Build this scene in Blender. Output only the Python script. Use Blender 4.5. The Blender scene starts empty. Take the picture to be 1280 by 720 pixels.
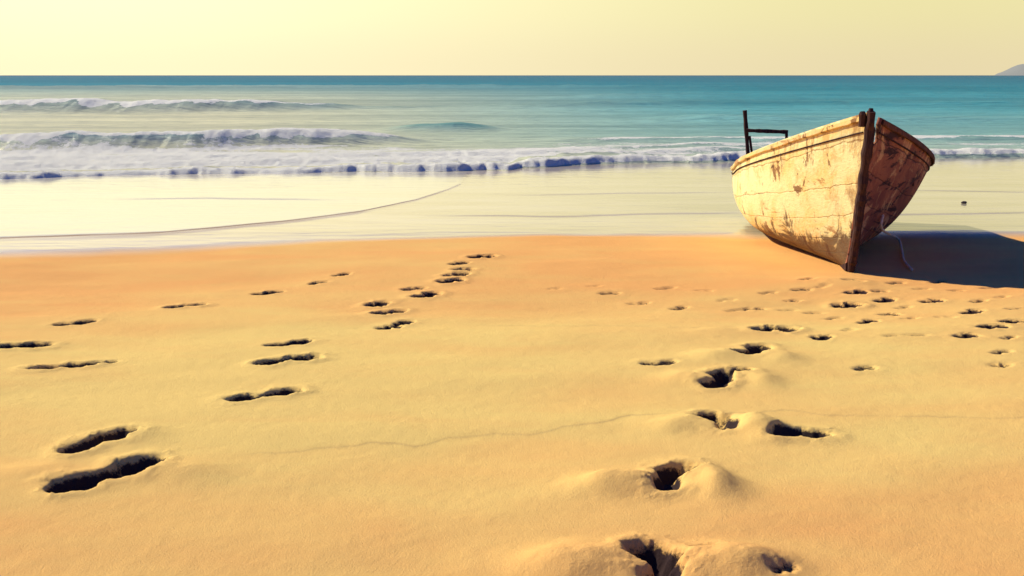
import bpy, bmesh, math, random
import numpy as np
from mathutils import Vector, Matrix
random.seed(4)
C = bpy.context.scene.collection
# ------------------------------------------------------------------ camera geometry
F = 1372.0; HC = 1.3; PT = math.atan(266/F)
def P(px, py, z0=0.0):
    cx = (px-640)/F; cy = (360-py)/F
    d = Vector((cx, math.cos(PT)+cy*math.sin(PT), -math.sin(PT)+cy*math.cos(PT)))
    t = (HC-z0)/(-d.z)
    return Vector((d.x*t, d.y*t, z0))
cam = bpy.data.cameras.new('camera'); co = bpy.data.objects.new('camera', cam); C.objects.link(co)
co.location = (0, 0, HC); co.rotation_euler = (math.pi/2-PT, 0, 0)
cam.sensor_width = 36; cam.lens = 36*F/1280; cam.clip_end = 30000; cam.clip_start = 0.05
bpy.context.scene.camera = co
# ------------------------------------------------------------------ numpy noise
def hsh(ix, iy, seed):
    n = (ix.astype(np.int64)*374761393 + iy.astype(np.int64)*668265263 + seed*974711) & 0xffffffff
    n = ((n ^ (n >> 13))*1274126177) & 0xffffffff
    n = n ^ (n >> 16)
    return (n & 0xffff)/65535.0
def vn(x, y, seed=0):
    xi = np.floor(x); yi = np.floor(y); fx = x-xi; fy = y-yi
    fx = fx*fx*fx*(fx*(fx*6-15)+10); fy = fy*fy*fy*(fy*(fy*6-15)+10)
    a = hsh(xi, yi, seed); b = hsh(xi+1, yi, seed); c = hsh(xi, yi+1, seed); d = hsh(xi+1, yi+1, seed)
    return (a*(1-fx)+b*fx)*(1-fy)+(c*(1-fx)+d*fx)*fy*1.0
def fbm(x, y, o=4, seed=0):
    s = 0; a = .5; t = 0
    for k in range(o):
        s = s+a*(vn(x+17.3*k, y-9.1*k, seed+k)-.5)*2; t += a; a *= .5; x = x*2.03; y = y*2.03
    return s/t
def ss(e0, e1, x):
    t = np.clip((x-e0)/(e1-e0), 0, 1); return t*t*(3-2*t)
def poly(pts, z0=0.0, pf=None):
    w = [pf(a, b) if pf else P(a, b, z0) for a, b in pts]; xs = [p.x for p in w]; ys = [p.y for p in w]
    return lambda x: np.interp(x, xs, ys)
# ------------------------------------------------------------------ mesh helpers
def raw_mesh(name, V, Q, mat, loc=(0, 0, 0), attrs=None, normals=None):
    me = bpy.data.meshes.new(name)
    V = V-np.array(loc)
    me.vertices.add(len(V)); me.vertices.foreach_set('co', V.astype(np.float32).ravel())
    me.loops.add(Q.size); me.loops.foreach_set('vertex_index', Q.astype(np.int32).ravel())
    me.polygons.add(len(Q)); me.polygons.foreach_set('loop_start', np.arange(0, Q.size, 4, dtype=np.int32))
    try: me.polygons.foreach_set('loop_total', np.full(len(Q), 4, dtype=np.int32))
    except Exception: pass
    me.update(calc_edges=True)
    me.polygons.foreach_set('use_smooth', np.ones(len(Q), dtype=bool))
    for k, a in (attrs or {}).items():
        if a.ndim == 2:
            at = me.attributes.new(k, 'FLOAT_COLOR', 'POINT'); at.data.foreach_set('color', a.astype(np.float32).ravel())
        else:
            at = me.attributes.new(k, 'FLOAT', 'POINT'); at.data.foreach_set('value', a.astype(np.float32).ravel())
    me.materials.append(mat)
    if normals is not None:
        me.normals_split_custom_set_from_vertices(normals.tolist())
    o = bpy.data.objects.new(name, me); C.objects.link(o); o.location = loc
    return o
def grid_quads(ny, nx):
    i = np.arange(ny*nx).reshape(ny, nx)
    return np.stack([i[:-1, :-1], i[:-1, 1:], i[1:, 1:], i[1:, :-1]], -1).reshape(-1, 4)
def grid_normals(X, Y, Z):
    Pn = np.stack([X, Y, Z], -1)
    du = np.gradient(Pn, axis=1); dv = np.gradient(Pn, axis=0)
    n = np.cross(du, dv); n /= np.linalg.norm(n, axis=-1, keepdims=True)+1e-12
    return n.reshape(-1, 3)
# ------------------------------------------------------------------ material helpers
class NT:
    def __init__(s, name):
        s.m = bpy.data.materials.new(name); s.m.use_nodes = True; s.t = s.m.node_tree; s.t.nodes.clear()
        s.out = s.n('ShaderNodeOutputMaterial')
    def n(s, t, **k):
        x = s.t.nodes.new(t)
        for a, b in k.items(): setattr(x, a, b)
        return x
    def l(s, a, b): s.t.links.new(a, b)
    def val(s, inp, v):
        if isinstance(v, bpy.types.NodeSocket): s.l(v, inp)
        else: inp.default_value = v
    def math(s, op, a, b=0.0, c=None, clamp=False):
        x = s.n('ShaderNodeMath', operation=op, use_clamp=clamp); s.val(x.inputs[0], a); s.val(x.inputs[1], b)
        if c is not None: s.val(x.inputs[2], c)
        return x.outputs[0]
    def mix(s, f, a, b, blend='MIX'):
        x = s.n('ShaderNodeMix', data_type='RGBA', blend_type=blend); x.clamp_factor = True
        s.val(x.inputs[0], f)
        for i, v in ((6, a), (7, b)):
            if isinstance(v, tuple) and len(v) == 3: v = (*v, 1)
            s.val(x.inputs[i], v)
        return x.outputs[2]
    def noise(s, vec, scale, detail=4, rough=.55, dist=0.0):
        x = s.n('ShaderNodeTexNoise'); s.l(vec, x.inputs['Vector']); x.inputs['Scale'].default_value = scale
        x.inputs['Detail'].default_value = detail; x.inputs['Roughness'].default_value = rough; x.inputs['Distortion'].default_value = dist
        return x.outputs['Fac']
    def ramp(s, v, a, b, lo=0.0, hi=1.0):
        x = s.n('ShaderNodeMapRange', interpolation_type='SMOOTHSTEP'); s.val(x.inputs[0], v)
        x.inputs[1].default_value = a; x.inputs[2].default_value = b; x.inputs[3].default_value = lo; x.inputs[4].default_value = hi
        return x.outputs[0]
    def mapv(s, vec, sc, rot=(0, 0, 0)):
        x = s.n('ShaderNodeMapping'); s.l(vec, x.inputs[0]); x.inputs['Scale'].default_value = sc; x.inputs['Rotation'].default_value = rot; return x.outputs[0]
    def pos(s): return s.n('ShaderNodeNewGeometry').outputs['Position']
    def bump(s, h, dist, strength=1.0, nrm=None):
        x = s.n('ShaderNodeBump'); s.l(h, x.inputs['Height']); x.inputs['Distance'].default_value = dist; s.val(x.inputs['Strength'], strength)
        if nrm is not None: s.l(nrm, x.inputs['Normal'])
        return x.outputs[0]
    def bsdf(s, col, rough, spec, nrm=None):
        x = s.n('ShaderNodeBsdfPrincipled')
        if isinstance(col, tuple) and len(col) == 3: col = (*col, 1)
        s.val(x.inputs['Base Color'], col); s.val(x.inputs['Roughness'], rough); s.val(x.inputs['Specular IOR Level'], spec)
        if nrm is not None: s.l(nrm, x.inputs['Normal'])
        return x.outputs[0]
    def done(s, sh): s.l(sh, s.out.inputs[0]); return s.m

def sand_material():
    t = NT('sand'); pos = t.pos()
    at = t.n('ShaderNodeAttribute', attribute_name='data'); sp = t.n('ShaderNodeSeparateColor'); t.l(at.outputs['Color'], sp.inputs[0])
    tone, wet, film = sp.outputs; line = at.outputs['Alpha']
    print_shade = t.n('ShaderNodeAttribute', attribute_name='print_shade').outputs['Fac']
    n1 = t.noise(t.mapv(pos, (.8, 1.9, 1), (0, 0, .2)), 1.2, 5, .55, .3); n2 = t.noise(pos, 28, 5, .65); g = t.noise(pos, 340, 3, .8); g2 = t.noise(pos, 130, 3, .65)
    f = t.math('ADD', tone, t.math('MULTIPLY', t.math('SUBTRACT', n1, .5), 1.3), clamp=True)
    col = t.mix(f, (1.0, .715, .225), (1.0, .51, .16))
    col = t.mix(t.ramp(n2, .35, .7, 0, .05), col, (.90, .52, .18))
    col = t.mix(t.ramp(g, .32, .48, .32, 0), col, (.76, .38, .12))
    col = t.mix(t.ramp(g, .56, .70, 0, .35), col, (1, .90, .48))
    col = t.mix(t.ramp(g2, .63, .72, 0, .15), col, (.62, .31, .10))
    col = t.mix(t.math('MULTIPLY', line, .70), col, (.42, .24, .13))
    wn = t.noise(t.mapv(pos, (.35, 1.3, 1)), 1.2, 5, .6, .3)
    px = t.n('ShaderNodeSeparateXYZ'); t.l(pos, px.inputs[0])
    rt = t.ramp(px.outputs[0], -3.5, 3.0)  # wet sand duller rightward, weaker sky reflection painted into the colour
    wa = t.mix(rt, (.88, .68, .37), (.52, .45, .30)); wb = t.mix(rt, (1.0, .82, .50), (.70, .61, .43))
    wc = t.mix(t.ramp(wn, .35, .65), wa, wb)
    wc = t.mix(t.math('MULTIPLY', film, t.ramp(wn, .2, .6, .75, 1)), wc, (1.0, .92, .62))
    wc = t.mix(line, wc, (.24, .12, .06))
    col = t.mix(wet, col, wc)
    dn = t.math('ADD', print_shade, t.math('MULTIPLY', t.math('SUBTRACT', t.noise(pos, 75, 6, .75), .5), 1.1))
    dm = t.math('MULTIPLY', t.ramp(dn, .32, .70), t.ramp(print_shade, .0, .15))
    col = t.mix(t.math('MULTIPLY', dm, .96), col, (.012, .009, .026))  # near-black navy painted inside the prints as their shade
    lw = t.math('SUBTRACT', 1.0, t.math('MULTIPLY', line, .9))
    rough = t.math('ADD', t.math('ADD', t.math('MULTIPLY', t.math('SUBTRACT', 1.0, wet), .75), t.math('MULTIPLY', line, .9)), t.math('ADD', .02, t.math('MULTIPLY', wn, .12)), clamp=True)
    spec = t.math('MULTIPLY', lw, t.math('ADD', .03, t.math('MULTIPLY', wet, 1.0)))
    hb = t.math('ADD', t.math('MULTIPLY', g, .9), t.math('ADD', t.math('MULTIPLY', n2, .5), g2))
    dry = t.math('SUBTRACT', 1.0, t.math('MULTIPLY', wet, .985))
    nr = t.bump(hb, .0026, t.math('MULTIPLY', dry, .9))
    rp = t.noise(t.mapv(pos, (.8, 3.0, 1)), 2.4, 3, .5, .2)
    nr = t.bump(rp, .008, t.math('MULTIPLY', wet, .5), nr)
    return t.done(t.bsdf(col, rough, spec, nr))

def sea_material():
    t = NT('sea_water'); pos = t.pos()
    at = t.n('ShaderNodeAttribute', attribute_name='col'); foam0 = at.outputs['Alpha']
    f1 = t.noise(t.mapv(pos, (1, 1.0, 1)), 7.0, 10, .84, .6); f2 = t.noise(t.mapv(pos, (.45, 1.3, 1)), 1.8, 7, .70, .5)
    fn = t.math('ADD', t.math('MULTIPLY', f1, .65), t.math('MULTIPLY', f2, .35))
    k = t.math('SUBTRACT', t.math('ADD', foam0, fn), 1.0)
    foam = t.ramp(k, -.01, .04)
    v = t.noise(t.mapv(pos, (.12, .9, 1)), .9, 5, .6); v2 = t.noise(t.mapv(pos, (.03, .25, 1)), .5, 5, .6); v3 = t.noise(t.mapv(pos, (.6, 2.4, 1)), 1.6, 6, .7, .4); v4 = t.noise(t.mapv(pos, (.004, .03, 1)), .5, 6, .65)
    dk = t.mix(.50, at.outputs['Color'], (0, .07, .09))
    col = t.mix(t.ramp(v, .42, .66, 0, .5), at.outputs['Color'], dk)
    col = t.mix(t.ramp(v2, .42, .66, 0, .65), col, dk)
    col = t.mix(t.ramp(v3, .46, .66, 0, .75), col, dk)
    col = t.mix(t.ramp(v4, .46, .62, 0, .6), col, dk)
    rip = t.noise(t.mapv(pos, (.45, 1.6, 1)), 2.2, 6, .65)
    nr = t.bump(t.math('ADD', rip, t.math('MULTIPLY', v3, .6)), .14, .9)
    d = t.n('ShaderNodeBsdfDiffuse'); t.l(col, d.inputs[0]); t.l(nr, d.inputs['Normal'])
    gl = t.n('ShaderNodeBsdfGlossy'); gl.inputs['Roughness'].default_value = .22; gl.inputs['Color'].default_value = (1, 1, 1, 1); t.l(nr, gl.inputs['Normal'])
    fr = t.n('ShaderNodeLayerWeight'); fr.inputs[0].default_value = .25; t.l(nr, fr.inputs['Normal'])
    m1 = t.n('ShaderNodeMixShader'); t.val(m1.inputs[0], t.math('ADD', .05, t.math('MULTIPLY', fr.outputs['Fresnel'], .22), clamp=True)); t.l(d.outputs[0], m1.inputs[1]); t.l(gl.outputs[0], m1.inputs[2])
    fb = t.n('ShaderNodeBsdfDiffuse'); fb.inputs[0].default_value = (1.0, .99, .86, 1); t.l(t.bump(fn, .09, .9), fb.inputs['Normal'])
    m2 = t.n('ShaderNodeMixShader'); t.l(foam, m2.inputs[0]); t.l(m1.outputs[0], m2.inputs[1]); t.l(fb.outputs[0], m2.inputs[2])
    return t.done(m2.outputs[0])

def paint_material(name, cream=(1.0, .88, .42), wear=0.0, seams=True):
    t = NT(name); pos = t.n('ShaderNodeTexCoord').outputs['Object']
    uv = t.n('ShaderNodeTexCoord').outputs['UV']; su = t.n('ShaderNodeSeparateXYZ'); t.l(uv, su.inputs[0])
    big = t.noise(pos, 3.4, 7, .66, .5); mid = t.noise(t.mapv(pos, (1, 1, .8)), 5, 9, .74, .8); fine = t.noise(t.mapv(pos, (1, .6, 1.4)), 45, 5, .7)
    scr = t.noise(t.mapv(pos, (1.0, 1.2, 4.0), (.75, 0, 0)), 2.0, 7, .72, .5)
    scr2 = t.noise(t.mapv(pos, (1.0, 2.2, 1.0), (.5, 0, 0)), 1.9, 8, .76, .4)
    drip = t.noise(t.mapv(pos, (9, 9, .8)), 1.3, 4, .6)
    col = t.mix(t.ramp(big, .42, .66), cream, (1.0, .70, .23))
    col = t.mix(t.ramp(fine, .45, .72, 0, .35), col, (.78, .52, .2))
    col = t.mix(t.ramp(mid, .52-wear, .60-wear, 0, .50), col, (.74, .44, .13))
    col = t.mix(t.ramp(scr, .60-wear, .64-wear, 0, .75), col, (.40, .18, .06))
    col = t.mix(t.ramp(scr2, .575-wear, .60-wear, 0, .88), col, (.24, .10, .04))
    col = t.mix(t.ramp(t.math('ADD', mid, t.math('MULTIPLY', big, .5)), .87-wear, .91-wear, 0, .9), col, (.12, .055, .03))
    col = t.mix(t.ramp(drip, .64, .74, 0, .2), col, (.50, .25, .07))
    h = t.math('ADD', t.math('MULTIPLY', mid, .6), t.math('MULTIPLY', fine, .6))
    if seams:
        warp = t.math('MULTIPLY', t.math('SUBTRACT', big, .5), .06)
        q = t.math('FRACT', t.math('MULTIPLY', t.math('ADD', su.outputs[1], warp), 6.5))
        e = t.math('ABSOLUTE', t.math('SUBTRACT', q, .5))
        seam = t.ramp(e, .468, .497)
        gap = t.math('MULTIPLY', seam, t.ramp(mid, .40, .58))
        col = t.mix(t.math('MULTIPLY', gap, .6), col, (.28, .14, .06))
        bow = t.ramp(su.outputs[0], .10, .0)
        col = t.mix(t.math('MULTIPLY', bow, t.ramp(scr2, .44, .56, 0, .8)), col, (.32, .14, .06))
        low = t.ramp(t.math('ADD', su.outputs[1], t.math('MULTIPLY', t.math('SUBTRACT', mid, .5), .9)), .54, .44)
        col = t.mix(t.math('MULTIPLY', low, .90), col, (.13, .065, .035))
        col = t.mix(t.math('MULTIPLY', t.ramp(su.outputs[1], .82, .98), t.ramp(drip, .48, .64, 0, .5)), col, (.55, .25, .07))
        star_shade = t.ramp(su.outputs[0], 1.45, 1.55)  # starboard flank painted darker red-brown to carry its shade
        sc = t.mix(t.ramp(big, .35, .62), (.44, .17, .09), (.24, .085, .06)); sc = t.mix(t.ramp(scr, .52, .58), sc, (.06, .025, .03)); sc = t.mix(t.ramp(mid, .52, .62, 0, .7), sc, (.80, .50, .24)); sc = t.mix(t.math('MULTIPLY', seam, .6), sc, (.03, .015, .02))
        col = t.mix(star_shade, col, sc)
        h = t.math('SUBTRACT', h, t.math('MULTIPLY', seam, .4))
    return t.done(t.bsdf(col, .75, .12, t.bump(h, .014, .8)))
def wood_material(name, a, b):
    t = NT(name); pos = t.n('ShaderNodeTexCoord').outputs['Object']
    g = t.noise(t.mapv(pos, (6, 6, 1)), 9, 6, .65, .4); m = t.noise(pos, 12, 5, .6)
    col = t.mix(t.ramp(g, .35, .65), a, b); col = t.mix(t.ramp(m, .55, .75, 0, .6), col, (.03, .018, .015))
    return t.done(t.bsdf(col, .85, .1, t.bump(g, .006, .8)))
def plain_material(name, a, b, scale=20):
    t = NT(name); n = t.noise(t.n('ShaderNodeTexCoord').outputs['Object'], scale, 5, .6)
    return t.done(t.bsdf(t.mix(t.ramp(n, .35, .65), a, b), .85, .2, t.bump(n, .004, .7)))

# ------------------------------------------------------------------ footprints: heel pixel, toe pixel, ball radius, depth, label, group
prints = [
 ((68,611),(196,578),.082,.046,'large dark bare footprint nearest the bottom left corner',None),
 ((82,565),(162,538),.068,.038,'footprint with a sandy middle just above the largest bottom left footprint',None),
 ((286,500),(374,488),.062,.036,'long thin footprint, lowest of the three stacked left of centre',None),
 ((326,456),(392,445),.074,.040,'dark solid footprint, middle one of the three stacked left of centre',None),
 ((334,432),(388,426),.056,.030,'slim footprint, topmost of the three stacked left of centre',None),
 ((40,462),(114,455),.068,.036,'long flat footprint near the left edge with a small dent at its right',None),
 ((122,454),(143,452),.044,.022,'small dent in the sand just right of the long flat footprint',None),
 ((-6,434),(60,431),.068,.036,'footprint cut by the left edge of the picture',None),
 ((68,406),(118,401),.056,.024,'faint footprint above the one cut by the left edge',None),
 ((212,385),(248,381),.072,.034,'lone dark footprint on the upper left of the dry sand',None),
 ((320,368),(346,365),.070,.030,'footprint between the lone upper left print and the wet sand',None),
 ((390,355),(402,352),.056,.026,'small footprint, second from the far end of the left track',None),
 ((422,344),(434,342),.062,.028,'small footprint at the far end of the left track',None),
 ((478,411),(494,408),.064,.030,'footprint at the near end of the centre track, left one of the pair',None),
 ((496,405),(510,403),.058,.030,'footprint at the near end of the centre track, right one of the pair',None),
 ((474,393),(496,389),.080,.040,'biggest dark footprint of the centre track',None),
 ((465,382),(482,379),.070,.034,'leftmost footprint of the centre track',None),
 ((510,362),(524,360),.068,.032,'footprint left of its neighbour halfway along the centre track',None),
 ((524,371),(544,367),.078,.038,'dark footprint halfway along the centre track',None),
 ((556,353),(570,350),.074,.036,'footprint in the upper half of the centre track, fourth below the far end',None),
 ((560,345),(580,343),.070,.036,'wide footprint in the upper half of the centre track',None),
 ((570,338),(584,336),.068,.032,'third footprint from the far end of the centre track',None),
 ((568,330),(582,328),.068,.032,'second footprint from the far end of the centre track',None),
 ((592,322),(612,320),.072,.034,'farthest footprint of the centre track, nearest the wet sand',None),
 ((826,732),(816,692),.092,.060,'deep dark footprint at the bottom edge between two big sand mounds',None),
 ((866,696),(890,688),.030,.022,'small dark crumbled dent right of the deep footprint at the bottom edge',None),
 ((966,722),(992,716),.034,.018,'dark hollow at the right end of the bottom right sand mound',None),
 ((830,612),(850,582),.082,.050,'deep footprint with raised sand on both sides, second from the bottom',None),
 ((914,537),(888,520),.072,.044,'deep footprint left of a pushed up sand mound, third from the bottom',None),
 ((966,545),(1026,541),.060,.038,'wedge shaped dark dent right of the sand mound, standing in for its shadow',None),  # cast shadow of the mound, built as a darkened dent
 ((886,484),(910,471),.068,.042,'ragged footprint, fourth from the bottom of the right track',None),
 ((904,467),(934,463),.056,.036,'short dark toe dent joined to the ragged fourth footprint',None),
 ((928,443),(958,434),.080,.040,'footprint, fifth from the bottom of the right track',None),
 ((948,413),(982,411),.105,.040,'dark oval footprint where the right track meets the scattered prints',None),
 ((1050,383),(1070,382),.078,.036,'darkest of the scattered footprints in front of the bow',None),
 ((1104,420),(1160,418),.036,.014,'long faint drag mark below the scattered footprints at the right',None),
 ((806,454),(842,452),.048,.020,'faint shallow footprint left of the right track',None),
]
SC = ('small shallow footprint among the many scattered on the sand before the boat', 'small scattered footprints before the boat')
random.seed(11)
scat = [(1018,391),(1072,366),(1100,364),(1106,375),(1112,393),(1085,402),(1066,353),(1028,358),(960,366),(990,376),(986,388),(944,386),(908,375),(832,360),(880,363),(800,379),(1152,361),(1166,376),(1182,396),(1216,390),(1240,408),(1210,420),(1196,363),(1252,371),(1272,386),(1030,422),(1002,362),(1130,384),(1042,398),(1136,398),(762,366),(850,385),(1080,460),(1250,456),(1252,440),(1010,350),(1120,354),(1225,376),(920,388),(1062,412),(1268,402),(1174,352),(1238,360),(1262,422)]
for (a, b) in scat:
    big = (a, b) in ((1106,375),(1112,393),(1085,402),(1216,390),(1240,408),(1210,420),(1072,366),(1030,422),(1268,402),(1166,376))
    w = random.uniform(6, 11)*(1.1 if big else 1); dy = random.uniform(-2.5, 1.5)
    prints.append(((a-w, b+.5-dy*.5), (a+w, b-.5+dy*.5), random.uniform(.036, .052) if not big else .058, .028 if big else random.uniform(.009, .020), SC[0], SC[1]))
prints += [((686,361),(700,360),.036,.009,'pair of faint shallow footprints between the centre track and the scattered prints','faint footprints right of the centre track'),
           ((736,358),(750,357),.036,.009,'pair of faint shallow footprints between the centre track and the scattered prints','faint footprints right of the centre track')]
mounds = [(722,712,.17,.10,.058),(922,712,.14,.10,.064),(770,606,.13,.09,.050),(894,608,.07,.11,.052),(948,535,.08,.12,.052),(848,532,.12,.09,.028),(856,475,.12,.10,.028),(954,476,.08,.1,.028),(894,444,.10,.10,.024),(978,446,.08,.1,.024),(900,414,.15,.12,.014),
          (50,590,.16,.1,.016),(235,588,.14,.1,.018),(175,547,.1,.1,.012),(1052,352,.22,.18,.02)]
# ------------------------------------------------------------------ sand sheet
us = np.concatenate([-np.geomspace(40, .66, 40), np.arange(-.62, .6201, .0018), np.geomspace(.66, 40, 40)])
ys = np.concatenate([np.linspace(-40, 2.0, 22)[:-1], np.geomspace(2.0, 17, 780), np.linspace(17.3, 60, 60)])
U, Y = np.meshgrid(us, ys); X = U*np.maximum(Y, 2.0)
ywet = poly([(-60,323),(0,319),(200,313),(400,303),(640,297),(900,293),(1100,292),(1340,291)])
yswash = poly([(-80,300),(0,297),(200,290),(350,276),(450,262),(520,246),(560,232),(580,222),(585,205)])
def base_h(X, Y):
    Yw = ywet(X)+fbm(X*1.1, Y*1.1, 4, 3)*.10+fbm(X*.4, Y*0+3, 2, 9)*.08
    wet = ss(-.20, .22, Y-Yw)
    und = .040*fbm(X*.30, Y*.50, 3, 1)+.016*fbm(X*.8+Y*.5, Y*1.5-X*.2, 3, 2)+.0022*fbm(X*4, Y*6, 3, 5)
    rough = .0010*fbm(X*26, Y*26, 3, 7)*ss(9, 6, Y)
    Z = (und+rough)*(1-.97*wet)
    Z = Z-.012*np.maximum(Y-9.2, 0)-.02*np.maximum(Y-19, 0)
    Z = Z+.03*ss(6.3, 5.3, Y+.25*fbm(X*.6, Y*.3, 2, 21))*ss(2.0, 3.4, Y)
    return Z, wet
def Pz(px, py):
    z = 0.0
    for _ in range(4):
        p = P(px, py, z); z = float(base_h(np.array([p.x]), np.array([p.y]))[0][0])
    return P(px, py, z)
Z, wet = base_h(X, Y)
line = np.zeros_like(X)
for pts, a, wd in (([(250,572),(370,568),(420,564),(470,554),(520,556),(560,545),(620,538),(660,541),(700,530),(790,519),(960,516),(1040,523),(1100,519),(1340,520)], .60, .008),
                   ([(560,404),(700,406),(900,411),(1000,409)], .25, .02)):
    w = poly(pts, 0, Pz); x0 = P(*pts[0]).x; x1 = P(*pts[-1]).x
    d = Y-w(X)-.09*fbm(X*2.6, Y*0, 4, 31)-.014*fbm(X*14, Y*0, 2, 33)
    m = ss(x0, x0+.4, X)*(1-ss(x1-.3, x1+.4, X))
    line = np.maximum(line, a*m*np.exp(-(d/wd)**2)*(.20+.80*vn(X*5, Y*2, 8)))
    Z += .0025*m*ss(-.03, .04, d)*(1-ss(.04, .5, d))
dsw = Y-yswash(X)-.06*fbm(X*1.4, Y*0, 4, 41)
film = ss(-.03, .06, dsw)*ss(P(590,225).x+.4, P(560,240).x-.5, X)*wet
lw = np.maximum((.65+.35*vn(X*3, Y*0, 44))*np.exp(-((dsw+.015)/.042)**2), .30*vn(X*1.3, Y*2, 45)*np.exp(-((dsw+.16)/.12)**2))*(X < P(584,222).x)
for pts, a in (([(560,268),(700,269),(930,264)], .25), ([(150,246),(260,244),(400,246)], .3), ([(940,262),(1120,266),(1300,262)], .25), ([(1130,232),(1300,236)], .25), ([(640,240),(900,236)], .2)):
    w = poly(pts); x0 = P(*pts[0]).x; x1 = P(*pts[-1]).x
    d = Y-w(X)-.12*fbm(X*.9, Y*0, 3, 51)
    lw = np.maximum(lw, a*ss(x0-.4, x0+.5, X)*(1-ss(x1-.5, x1+.4, X))*np.exp(-(d/.07)**2))
line = np.maximum(line*(1-wet), lw*wet)
Z += .002*film
tone = .18+.75*ss(5.0, 7.0, Y+.5*fbm(X*.5, Y*.8, 3, 61))+.50*ss(4.0, 2.8, Y)+.32*ss(.6, 2.2, np.abs(X)*3.2/np.maximum(Y, 1)-.4)-.2*ss(1.5, .2, np.abs(X+1.0))
tone = np.clip(tone, 0, 1)
for (mx, my, rx, ry, hh) in mounds:
    c = Pz(mx, my); m = (abs(X-c.x) < 4*rx) & (abs(Y-c.y) < 4*ry)
    x = X[m]; y = Y[m]; q = ((x-c.x)/rx)**2+((y-c.y)/ry)**2
    q = q*(1+.45*fbm(x*5, y*5, 3, 71))
    Z[m] += hh*np.exp(-q)*(1+.09*fbm(x*18, y*18, 4, 72))
print_shade = np.zeros_like(X); pid = np.full(X.shape, -1, int); best = np.full(X.shape, .014)
rr = random.Random(5); centers = []
for i, (a, b, r, dep, lab, grp) in enumerate(prints):
    A = Pz(*a); B = Pz(*b); A.z = B.z = 0; c = (A+B)/2; centers.append(c); L = (B-A).length; R = L/2+.25
    if L > .42: r *= .9
    m = (abs(X-c.x) < R) & (abs(Y-c.y) < R)
    x = X[m]; y = Y[m]
    wob = .024 if dep > .025 else .014
    xw = x+wob*fbm(x*12, y*12, 6, 80+i); yw = y+wob*fbm(x*12+5, y*12+9, 6, 90+i)
    dx, dy = (B.x-A.x)/L, (B.y-A.y)/L
    tt = ((xw-A.x)*dx+(yw-A.y)*dy)/L; tc = np.clip(tt, .10, .90)
    side = (1 if i % 2 else -1); wst = rr.uniform(.42, .60); hl = rr.uniform(.66, .82)
    if i in (2, 5): wst = .30
    rad = np.interp(tc, [.10, .26, .46, .70, .90], [r*hl*.9, r*hl, r*wst, r*1.0, r*.72])
    ctr = np.interp(tc, [0, .45, .7, 1], [0, .16*r*side, -.06*r*side, -.25*r*side])
    ox = A.x+dx*tc*L-dy*ctr; oy = A.y+dy*tc*L+dx*ctr
    d = np.hypot(xw-ox, yw-oy)-rad
    base = 1-ss(-.038, .008, d)
    floor_ = .80+.26*np.interp(tt, [0, .2, .5, .8, 1], [1, .8, .1, 1, .9])
    Z[m] -= dep*base*floor_*(1+.14*fbm(x*30, y*30, 3, 130+i))
    Z[m] += dep*(.18 if dep > .032 else .08)*np.exp(-((d-.022)/.036)**2)*(1+.6*fbm(x*13, y*13, 4, 140+i))
    crumbs = np.maximum(fbm(x*55, y*55, 2, 150+i)-.32, 0)*np.exp(-(np.maximum(d, 0)/.05)**2)*(d > -.04)
    Z[m] += crumbs*dep*.26
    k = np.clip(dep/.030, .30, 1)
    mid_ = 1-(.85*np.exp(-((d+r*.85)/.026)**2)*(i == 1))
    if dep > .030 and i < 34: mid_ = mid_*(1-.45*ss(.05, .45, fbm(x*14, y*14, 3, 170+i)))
    print_shade[m] = np.maximum(print_shade[m], k*mid_*(1-ss(-.022, .012, d)))
    bm_ = best[m]; pm = pid[m]; w = d < bm_; bm_[w] = d[w]; pm[w] = i; best[m] = bm_; pid[m] = pm
V = np.stack([X, Y, Z], -1).reshape(-1, 3); Q = grid_quads(*X.shape); N = grid_normals(X, Y, Z)
data = np.stack([tone, wet, film, line], -1).reshape(-1, 4); print_shade_flat = print_shade.ravel(); pf = pid.ravel()
q0 = pf[Q]; fid = q0.max(1)
M_sand = sand_material()
def sub(name, sel, loc):
    q = Q[sel]; idx, inv = np.unique(q, return_inverse=True); inv = inv.reshape(q.shape)
    return raw_mesh(name, V[idx], inv, M_sand, loc, {'data': data[idx], 'print_shade': print_shade_flat[idx]}, N[idx])
s = sub('sand', fid == -1, (0, 0, 0)); s['kind'] = 'structure'
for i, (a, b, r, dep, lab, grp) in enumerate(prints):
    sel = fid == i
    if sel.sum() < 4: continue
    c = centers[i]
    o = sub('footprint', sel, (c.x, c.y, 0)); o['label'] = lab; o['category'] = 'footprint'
    if grp: o['group'] = grp
# ------------------------------------------------------------------ sea
SZ = -.075
us = np.concatenate([-np.geomspace(8, .66, 30), np.arange(-.62, .6201, .0020), np.geomspace(.66, 8, 30)])
ys = np.concatenate([np.geomspace(11.5, 60, 560), np.geomspace(60.6, 300, 110), np.geomspace(320, 12000, 40)])
U, Y = np.meshgrid(us, ys); X = U*Y
front = poly([(-200,226),(0,225),(40,223),(180,219),(300,217),(420,215),(560,214),(636,213),(650,209),(760,204),(860,200),(930,198),(1100,194),(1280,191),(1400,190)], SZ)
def wave(pts, A, wf, wb, x0f, x1f, seed, wob=.25):
    w = poly(pts, SZ); yc = w(X)+wob*fbm(X*.35, Y*0, 3, seed)+.14*fbm(X*2.2, Y*0, 4, seed+1)
    amp = A*(1+.30*fbm(X*.8, Y*.1, 4, seed+2))
    if x0f: amp = amp*ss(P(x0f[0], x0f[2], SZ).x, P(x0f[1], x0f[2], SZ).x, X)
    if x1f: amp = amp*(1-ss(P(x1f[0], x1f[2], SZ).x, P(x1f[1], x1f[2], SZ).x, X))
    d = Y-yc
    prof = np.where(d < 0, np.exp(-(d/wf)**2), np.exp(-(d/wb)**2))
    return amp*prof, d, amp/A
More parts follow.
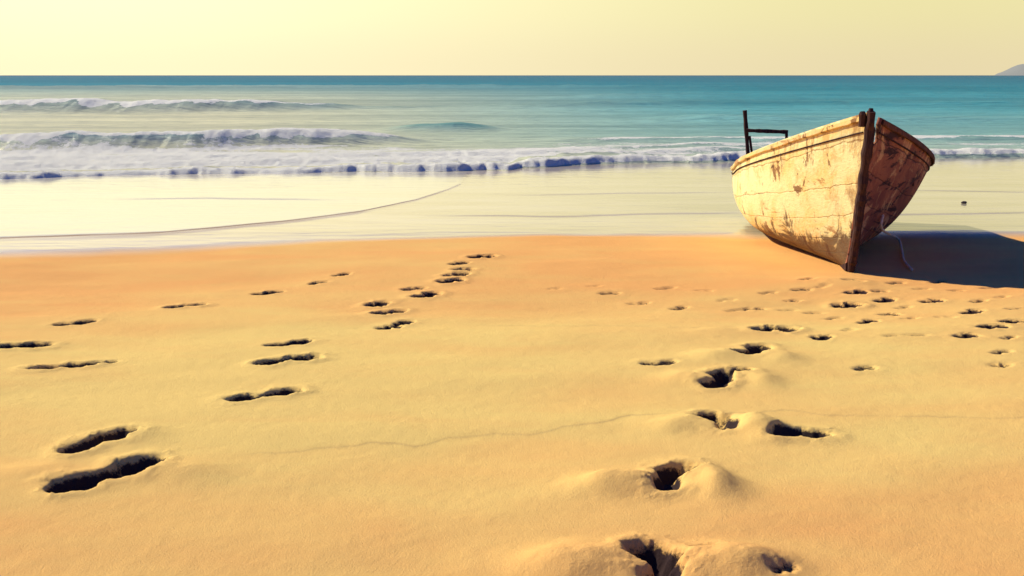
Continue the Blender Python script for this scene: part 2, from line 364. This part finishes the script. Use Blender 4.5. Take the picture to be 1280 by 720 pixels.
yF = front(X)+.35*fbm(X*.55, Y*0, 4, 201)+.16*fbm(X*4, Y*0, 5, 203)
dF = Y-yF
Z = SZ+.02*fbm(X*.5, Y*1.1, 4, 211)*ss(0, 6, dF)*(1+1.5*ss(25, 80, Y))
foam = np.zeros_like(X)
thick = np.clip(.60+.5*vn(X*.7, Y*0+3, 217)+.4*fbm(X*2.5, Y*0, 4, 218), .40, 1.4)
fa = .085*thick*ss(-.03, .16, dF)*(1-ss(.26, 1.6, dF))*(1+.40*fbm(X*7, Y*8, 4, 215)); Z += fa
foam = np.maximum(foam, (.66+.14*thick)*ss(-.06, .05, dF)*(1-ss(.20, 1.0, dF)))
for pts, A, wf, wb, x0, x1, sd, fo, fb_ in (
    ([(-200,189),(0,188),(250,186),(540,176)], .30, .66, 1.8, None, (380, 560, 186), 221, .86, 1.1),
    ([(-200,142),(0,141),(250,139),(480,135),(600,131)], .46, 1.6, 4.0, None, (220, 540, 138), 231, .76, 1.6),
    ([(400,162),(485,162),(560,162),(625,162),(700,162)], .15, .9, 1.6, (455, 540, 162), (570, 650, 162), 241, 0, 1),
    ([(-200,211),(100,209),(420,205),(640,201),(900,188)], .07, .30, .9, None, (900, 1000, 190), 251, .70, .5),
    ([(-200,201),(100,200),(420,197),(640,192),(900,182)], .06, .30, .9, None, (900, 1000, 190), 255, .60, .4),
    ([(640,178),(900,176),(1340,174)], .08, .5, 1.5, (620, 800, 178), None, 261, .58, .6),
    ([(600,134),(900,131),(1340,134)], .22, 2.2, 4, (560, 760, 134), None, 271, .0, 2),
    ([(0,112),(600,110),(1340,113)], .35, 6, 10, None, None, 281, 0, 2),
    ([(640,122),(1340,120)], .25, 4, 6, (640, 800, 120), None, 285, 0, 2),
    ([(800,150),(1340,152)], .14, 1.2, 3, (780, 900, 150), None, 291, .0, 2)):
    z, d, k = wave(pts, A, wf, wb, x0, x1, sd)
    Z += z
    if fo:
        foam = np.maximum(foam, fo*k**.6*ss(-wf*1.0, -wf*.25, d+.6*wf*fbm(X*1.6, Y*.5, 4, sd+5))*(1-ss(fb_*.1, fb_, d)))
        if A > .25 and wf < 1: foam = np.maximum(foam, .64*k*ss(-wf*2.1, -wf*1.5, d)*(1-ss(-wf*1.5, -wf*.9, d)))
lace = .44*ss(.3, 1.5, dF)*(1-ss(3.2, 7.5, dF))+.28*(1-ss(-3, 4, X*12/Y))*(1-ss(18, 36, dF))
lace = lace*(1+.35*fbm(X*.4, Y*.9, 3, 299))
foam = np.clip(np.maximum(foam, lace), 0, .95)
Z += .022*ss(.45, .75, foam)*fbm(X*7, Y*7, 4, 305)*ss(.2, .8, dF)
Z = np.where(dF < .1, Z-.35*ss(.1, -.8, dF), Z)
pxs = X/np.maximum(Y, 1)
lg = np.log(np.maximum(Y, 1))
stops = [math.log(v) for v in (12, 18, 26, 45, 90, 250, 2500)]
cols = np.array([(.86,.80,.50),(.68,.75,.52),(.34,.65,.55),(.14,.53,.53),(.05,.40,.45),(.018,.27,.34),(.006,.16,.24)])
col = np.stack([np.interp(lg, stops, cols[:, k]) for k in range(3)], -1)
lf = (ss(.24, -.30, pxs)*ss(170, 30, Y)*.95)[..., None]  # left water tinted cream, sun glow painted into the colour
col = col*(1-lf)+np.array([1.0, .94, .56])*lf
z, d, k = wave([(400,162),(485,162),(560,162),(625,162),(700,162)], 1, .9, 1.0, (465, 530, 162), (590, 640, 162), 241)
k2 = (.75*np.clip(z, 0, 1))[..., None]
col = col*(1-k2)+np.array([.06, .34, .33])*k2
z, d, k = wave([(-200,142),(0,141),(250,139),(480,135),(600,131)], 1, 2.0, 1.0, None, (300, 600, 138), 231)
k2 = (.90*np.clip(z, 0, 1)*(.60+.40*ss(-420, 100, X*F/Y)))[..., None]
col = col*(1-k2)+np.array([.06, .30, .33])*k2
z, d, k = wave([(-200,189),(0,188),(250,186),(540,176)], 1, .55, .5, None, (380, 560, 186), 221)
k2 = (.75*np.clip(z, 0, 1)*ss(.15, -.1, d))[..., None]
col = col*(1-k2)+np.array([.20, .42, .46])*k2
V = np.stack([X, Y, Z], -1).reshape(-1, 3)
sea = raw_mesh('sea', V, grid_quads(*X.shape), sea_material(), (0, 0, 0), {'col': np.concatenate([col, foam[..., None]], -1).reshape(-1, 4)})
sea['kind'] = 'structure'
# ------------------------------------------------------------------ headland
D = 5200.0
hx = np.linspace(D*math.cos(PT)*(1240-640)/F, D*1.4, 220); rows = np.linspace(0, 1, 14)
HX, R_ = np.meshgrid(hx, rows); rel = (HX-hx[0])/D
ht = D/F*(3*ss(0, .003, rel)+14*ss(0, .028, rel)+24*ss(.03, .30, rel))*(1+.08*fbm(HX/90, HX*0, 4, 5))
HZ = -6+ht*np.sin(R_*math.pi/2)*(1+.05*fbm(HX/60, R_*6, 3, 6)); HY = D+R_*600; HX = HX*HY/D
t = NT('hazy_hill'); n = t.noise(t.pos(), .012, 5, .6)
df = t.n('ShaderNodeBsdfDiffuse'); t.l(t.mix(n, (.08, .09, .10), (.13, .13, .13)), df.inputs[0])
em = t.n('ShaderNodeEmission'); em.inputs[0].default_value = (.31, .31, .27, 1); em.inputs[1].default_value = .9  # glow added to the hill surface as distance haze
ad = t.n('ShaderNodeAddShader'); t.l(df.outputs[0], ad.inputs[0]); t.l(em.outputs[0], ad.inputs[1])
hill = raw_mesh('hills', np.stack([HX, HY, HZ], -1).reshape(-1, 3), grid_quads(*HX.shape), t.done(ad.outputs[0])); hill['kind'] = 'structure'
# ------------------------------------------------------------------ boat
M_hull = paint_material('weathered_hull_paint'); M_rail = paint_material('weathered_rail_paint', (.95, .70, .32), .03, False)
M_dark = wood_material('dark_old_timber', (.085, .04, .03), (.035, .018, .02)); M_in = wood_material('inner_planking', (.12, .06, .04), (.05, .028, .03))
M_star_shade = wood_material('shade_red_brown_timber', (.20, .085, .05), (.09, .04, .035))  # starboard gunwale tone, darkened to carry that side's shade
boat = bpy.data.objects.new('rowing_boat', None); C.objects.link(boat)
bow = P(1062, 338)
TH = math.radians(8)
boat.matrix_world = Matrix.Translation((bow.x, bow.y, -.03)) @ Matrix.Rotation(-TH, 4, 'Z') @ Matrix.Rotation(math.radians(2), 4, 'Y')
boat['label'] = 'old weathered cream wooden boat stranded bow first on the sand'; boat['category'] = 'boat'
LB = 2.75
def hull_pt(s, v, side, inset=0.0):
    port = side < 0
    e = 1-min(s/.62, 1.0); B = .69 if port else .83
    bs = B*max(0, 1-e**1.75)**.99-((.03 if port else .12)*((s-.6)/.4)**2 if s > .6 else 0)
    e2 = 1-min(s/.54, 1.0)
    bc = (.67 if port else .52)*max(0, 1-e2**1.7)**(1.05 if port else 1.4)-(.04*((s-.6)/.4)**2 if s > .6 else 0)
    zs = (.49 if port else .56)+(.61 if port else .54)*(1-s)**1.65
    zk = .03*(1-s)**14
    zc = .04+.16*(1-s)**4
    bs = max(bs-inset, 0); bc = max(bc-inset, 0)
    a = 3*v*(1-v)**2; b = 3*v*v*(1-v); c = v**3
    if port:
        x = a*bc*.86+b*(bc*1.00+.05*bs)+c*bs; zz = zc+.08*zs; za = .10*(1-s)**4+.005
    else:
        x = a*bc*.80+b*(bc*.88+.20*bs)+c*bs; zz = zc+.15*zs+.14*(1-s)**4; za = .24*(1-s)**4+.005
    z = (1-v)**3*zk+a*(zk+za)+b*zz+c*zs
    y = s*LB-(.14*z)*(1-s)**5+.05*(1-min(v*4, 1))*(1-s)**10
    return Vector((side*x, y, z))
def link(name, bm, mat, parent, smooth=False, loc=None):
    me = bpy.data.meshes.new(name); bmesh.ops.recalc_face_normals(bm, faces=bm.faces); bm.to_mesh(me); bm.free()
    if smooth: me.polygons.foreach_set('use_smooth', [True]*len(me.polygons))
    me.materials.append(mat); o = bpy.data.objects.new(name, me); C.objects.link(o); o.parent = parent
    return o
def shell(bm, side, v0=0., v1=1., NS=60, NV=34, fn=hull_pt, gap=0.0, rag=0.0):
    uvl = bm.loops.layers.uv.verify(); g = []
    for i in range(NS+1):
        s_ = (i/NS)**1.35; row = []
        for j in range(NV+1):
            v = v0+(v1-v0)*j/NV
            sg = s_+(gap*min(max(v-.55, 0)*3.2, 1)+rag*math.sin(v*37)*math.sin(v*91)*v)*(1-s_)**12
            p = fn(max(sg, 0), v, side)
            row.append((bm.verts.new(p), s_, v))
        g.append(row)
    for i in range(NS):
        for j in range(NV):
            q = [g[i][j], g[i+1][j], g[i+1][j+1], g[i][j+1]]
            f = bm.faces.new([a[0] for a in q])
            for lp, a in zip(f.loops, q): lp[uvl].uv = (a[1]+(2 if side > 0 else 0), a[2])
bm = bmesh.new(); shell(bm, -1); shell(bm, 1, gap=.048, rag=.012)
bmesh.ops.remove_doubles(bm, verts=bm.verts, dist=.0005)
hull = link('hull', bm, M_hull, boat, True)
md = hull.modifiers.new('thickness', 'SOLIDIFY'); md.thickness = .022; md.offset = -1
bm = bmesh.new(); fn = lambda s, v, sd: hull_pt(max(s, .10), v, sd, .03)+Vector((0, .03*(1-s), .03*(1-v)-.004))
shell(bm, -1, .0, .985, fn=fn); shell(bm, 1, .0, .985, fn=fn); link('inner_planking', bm, M_in, boat, True)
def sweep(bm, pts, w, h, up=Vector((0, 0, 1)), jit=0.0, rnd=random.Random(3), taper=None):
    rings = []
    for i, p in enumerate(pts):
        a = pts[max(i-1, 0)]; b = pts[min(i+1, len(pts)-1)]; d = (b-a).normalized()
        sd = d.cross(up).normalized(); u2 = sd.cross(d).normalized()
        k = taper(i/(len(pts)-1)) if taper else 1
        jw = w*k*(1+rnd.uniform(-jit, jit)); jh = h*k*(1+rnd.uniform(-jit, jit))
        c = .22*min(jw, jh)
        o2 = [(-jw/2+c, -jh/2), (jw/2-c, -jh/2), (jw/2, -jh/2+c), (jw/2, jh/2-c), (jw/2-c, jh/2), (-jw/2+c, jh/2), (-jw/2, jh/2-c), (-jw/2, -jh/2+c)]
        rings.append([bm.verts.new(p+sd*x+u2*y) for x, y in o2])
    for r0, r1 in zip(rings[:-1], rings[1:]):
        for k in range(8): bm.faces.new((r0[k], r0[(k+1) % 8], r1[(k+1) % 8], r1[k]))
    bm.faces.new(rings[0][::-1]); bm.faces.new(rings[-1])
def line_pts(a, b, n=6): return [a.lerp(b, i/n) for i in range(n+1)]
for side in (-1, 1):
    bm = bmesh.new(); s0 = .008 if side < 0 else .050
    pts = [hull_pt(s0+(1-s0)*(i/44)**1.2, .985, side)+Vector((side*.010, 0, .0)) for i in range(45)]
    sweep(bm, pts, .020, .034, jit=.18)
    g = link('gunwale', bm, M_rail if side < 0 else M_star_shade, boat)
    bm = bmesh.new(); pts = [hull_pt(s0+(1-s0)*(i/44)**1.2, .945, side)+Vector((side*.005, 0, 0)) for i in range(45)]
    sweep(bm, pts, .009, .010, jit=.2); rs = link('rub_rail', bm, M_dark, g)
# stem post, keel
bm = bmesh.new(); pts = [hull_pt(0, v, 1)+Vector((.010, -.020, 0)) for v in np.linspace(0, 1, 30)]
sweep(bm, pts, .052, .080, up=Vector((0, 1, .01)), jit=.24); link('stem_post', bm, M_dark, boat)
bm = bmesh.new(); sweep(bm, line_pts(Vector((0, .02, .05)), Vector((0, .3, -.012)), 5)+line_pts(Vector((0, .4, -.015)), Vector((0, LB, -.02)), 8), .05, .07, jit=.06); link('keel', bm, M_dark, boat)
top = hull_pt(0, 1, 1)
for dx, dy, w_, h_, z0, z1 in ((-.036, .01, .040, .05, -.10, -.002), (.008, .0, .030, .05, -.20, .020), (.040, .06, .025, .05, -.30, -.10)):
    bm = bmesh.new(); sweep(bm, [top+Vector((dx, dy, z0)), top+Vector((dx*1.02, dy, (z0+z1)/2)), top+Vector((dx*1.1, dy-.004, z1-.02)), top+Vector((dx*1.15, dy, z1))], w_, h_, up=Vector((0, 1, 0)), jit=.2, taper=lambda q: 1 if q < .8 else .7); link('broken_bow_timber', bm, M_dark, boat)
# transom
bm = bmesh.new(); ring = [hull_pt(.995, v, -1) for v in np.linspace(1, 0, 14)]+[hull_pt(.995, v, 1) for v in np.linspace(.0, 1, 14)][1:]
f = bm.faces.new([bm.verts.new(p) for p in ring]); r = bmesh.ops.extrude_face_region(bm, geom=[f]); bmesh.ops.translate(bm, verts=[v for v in r['geom'] if isinstance(v, bmesh.types.BMVert)], vec=(0, .035, 0)); link('transom', bm, M_in, boat)
for s_ in (.38, .68):
    bm = bmesh.new(); a = hull_pt(s_, .84, -1, .03); b = hull_pt(s_, .84, 1, .03); sweep(bm, line_pts(a, b), .18, .03, jit=.03); link('thwart', bm, M_in, boat)
for k in range(7):
    s_ = .14+.115*k; bm = bmesh.new()
    pts = [hull_pt(s_, v, -1, .045)+Vector((0, 0, .03)) for v in np.linspace(.93, .12, 12)]+[hull_pt(s_, v, 1, .045)+Vector((0, 0, .03)) for v in np.linspace(.12, .93, 12)]
    sweep(bm, pts, .03, .025, up=Vector((0, 1, 0)), jit=.05); link('rib', bm, M_in, boat)
# stern frame on the port quarter
bpy.context.view_layer.update(); inv = boat.matrix_world.inverted()
def atd(px, py, depth):
    cx = (px-640)/F; cy = (360-py)/F
    d = Vector((cx, math.cos(PT)+cy*math.sin(PT), -math.sin(PT)+cy*math.cos(PT))); return inv @ (Vector((0, 0, HC))+d*(depth/d.y))
bm = bmesh.new(); sweep(bm, line_pts(atd(938, 236, 9.75), atd(931, 138, 9.75), 10), .034, .040, up=Vector((0, 1, 0)), jit=.14); fr = link('stern_post', bm, M_dark, boat)
bm = bmesh.new(); sweep(bm, line_pts(atd(933, 163, 9.71), atd(985, 165, 9.6), 10), .030, .032, jit=.14); link('crossbar', bm, M_dark, boat)
bm = bmesh.new(); sweep(bm, line_pts(atd(937, 170, 9.73), atd(943, 215, 9.73)), .02, .03, up=Vector((0, 1, 0)), jit=.06); link('brace', bm, M_dark, boat)
bm = bmesh.new(); sweep(bm, line_pts(atd(983, 166, 9.6), atd(985, 215, 9.6)), .024, .026, up=Vector((0, 1, 0)), jit=.1); link('short_post', bm, M_dark, boat)
# ------------------------------------------------------------------ rope and pebble
def tube(name, pts, r, mat):
    bm = bmesh.new(); rings = []; n = 60
    for i in range(n+1):
        t_ = i/n*(len(pts)-1); k = min(int(t_), len(pts)-2); u = t_-k
        p0 = pts[max(k-1, 0)]; p1 = pts[k]; p2 = pts[k+1]; p3 = pts[min(k+2, len(pts)-1)]
        p = .5*((2*p1)+(p2-p0)*u+(2*p0-5*p1+4*p2-p3)*u*u+(3*p1-p0-3*p2+p3)*u**3); rings.append(p)
    R = []
    for i, p in enumerate(rings):
        d = (rings[min(i+1, n)]-rings[max(i-1, 0)]).normalized(); a = d.cross(Vector((.3, .2, 1))).normalized(); b = a.cross(d)
        R.append([bm.verts.new(p+(a*math.cos(q)+b*math.sin(q))*r*(1+.15*math.sin(i*2+q))) for q in [k*math.pi/4 for k in range(8)]])
    for r0, r1 in zip(R[:-1], R[1:]):
        for k in range(8): bm.faces.new((r0[k], r0[(k+1) % 8], r1[(k+1) % 8], r1[k]))
    bm.faces.new(R[0][::-1]); bm.faces.new(R[-1]); return link(name, bm, mat, None, True)
bm_w = boat.matrix_world
def on_sand(px, py, dz): p = Pz(px, py); return p+Vector((0, 0, dz))
pts = [bm_w @ (hull_pt(.22, .60, 1)+Vector((.008, -.005, 0))), bm_w @ (hull_pt(.22, .50, 1)+Vector((.05, -.03, -.01))), on_sand(1122, 306, .05), on_sand(1127, 316, .018), on_sand(1130, 328, .012), on_sand(1140, 339, .010)]
rope = tube('rope', pts, .009, plain_material('rope_fibre', (1, .85, .55), (.85, .65, .4), 60)); rope['label'] = 'thin pale rope trailing from the shaded side of the boat onto sand'; rope['category'] = 'rope'
bm = bmesh.new(); bmesh.ops.create_icosphere(bm, subdivisions=3, radius=.022)
for v in bm.verts:
    v.co.x *= 1.3; v.co.z *= .75; v.co *= 1+.22*math.sin(v.co.x*130+v.co.y*90)*.5+.1*math.sin(v.co.z*190)
st = link('stone', bm, plain_material('dark_stone', (.06, .05, .05), (.12, .09, .07)), None, True); st.location = P(1205, 251)+Vector((0, 0, -.02)); st['label'] = 'small dark stone lying on the wet sand right of the boat'; st['category'] = 'stone'
# ------------------------------------------------------------------ light
SD = Vector((-.885, .465, 0)).normalized(); EL = math.radians(36)
sd = Vector((SD.x*math.cos(EL), SD.y*math.cos(EL), math.sin(EL)))
sl = bpy.data.lights.new('sun', 'SUN'); sl.energy = 5.0; sl.angle = math.radians(.5); sl.color = (1, .90, .66)
so = bpy.data.objects.new('sun', sl); C.objects.link(so); so.rotation_euler = sd.to_track_quat('Z', 'Y').to_euler(); so.location = (-10, 5, 8)
w = bpy.data.worlds.new('World'); bpy.context.scene.world = w; w.use_nodes = True; t = w.node_tree; t.nodes.clear()
def wn(ty, **k):
    x = t.nodes.new(ty)
    for a, b in k.items(): setattr(x, a, b)
    return x
sky = wn('ShaderNodeTexSky', sky_type='NISHITA'); sky.sun_disc = False; sky.sun_elevation = EL; sky.sun_rotation = math.atan2(SD.x, SD.y) % (2*math.pi)
tint = wn('ShaderNodeMix', data_type='RGBA', blend_type='MULTIPLY'); tint.inputs[0].default_value = 1; t.links.new(sky.outputs[0], tint.inputs[6]); tint.inputs[7].default_value = (.05, .30, 1.15, 1)
b1 = wn('ShaderNodeBackground'); t.links.new(tint.outputs[2], b1.inputs[0]); b1.inputs[1].default_value = .08
tc = wn('ShaderNodeTexCoord'); sx = wn('ShaderNodeSeparateXYZ'); t.links.new(tc.outputs['Generated'], sx.inputs[0])
def mr(v, a, b, lo=0.0, hi=1.0):
    x = wn('ShaderNodeMapRange', interpolation_type='SMOOTHSTEP'); t.links.new(v, x.inputs[0]); x.inputs[1].default_value = a; x.inputs[2].default_value = b; x.inputs[3].default_value = lo; x.inputs[4].default_value = hi; return x.outputs[0]
def mx(f, a, b):
    x = wn('ShaderNodeMix', data_type='RGBA'); t.links.new(f, x.inputs[0])
    for i, v in ((6, a), (7, b)):
        if isinstance(v, tuple): x.inputs[i].default_value = (*v, 1)
        else: t.links.new(v, x.inputs[i])
    return x.outputs[2]
lowc = mx(mr(sx.outputs[0], -.42, .38), (1.10, .98, .62), (.82, .70, .42))
upc = mx(mr(sx.outputs[0], -.42, .38), (1.2, 1.12, .70), (.86, .78, .40))
cream = mx(mr(sx.outputs[2], 0.0, .07), lowc, upc)
b2 = wn('ShaderNodeBackground'); t.links.new(cream, b2.inputs[0]); b2.inputs[1].default_value = 1.0
mm = wn('ShaderNodeMath', operation='MULTIPLY'); t.links.new(mr(sx.outputs[2], .12, .22, 1, 0), mm.inputs[0]); t.links.new(mr(sx.outputs[1], .1, .6), mm.inputs[1])
ms = wn('ShaderNodeMixShader'); t.links.new(mm.outputs[0], ms.inputs[0]); t.links.new(b1.outputs[0], ms.inputs[1]); t.links.new(b2.outputs[0], ms.inputs[2])
wo = wn('ShaderNodeOutputWorld'); t.links.new(ms.outputs[0], wo.inputs[0])
sc = bpy.context.scene; sc.view_settings.view_transform = 'Standard'; sc.view_settings.look = 'None'; sc.view_settings.exposure = 0
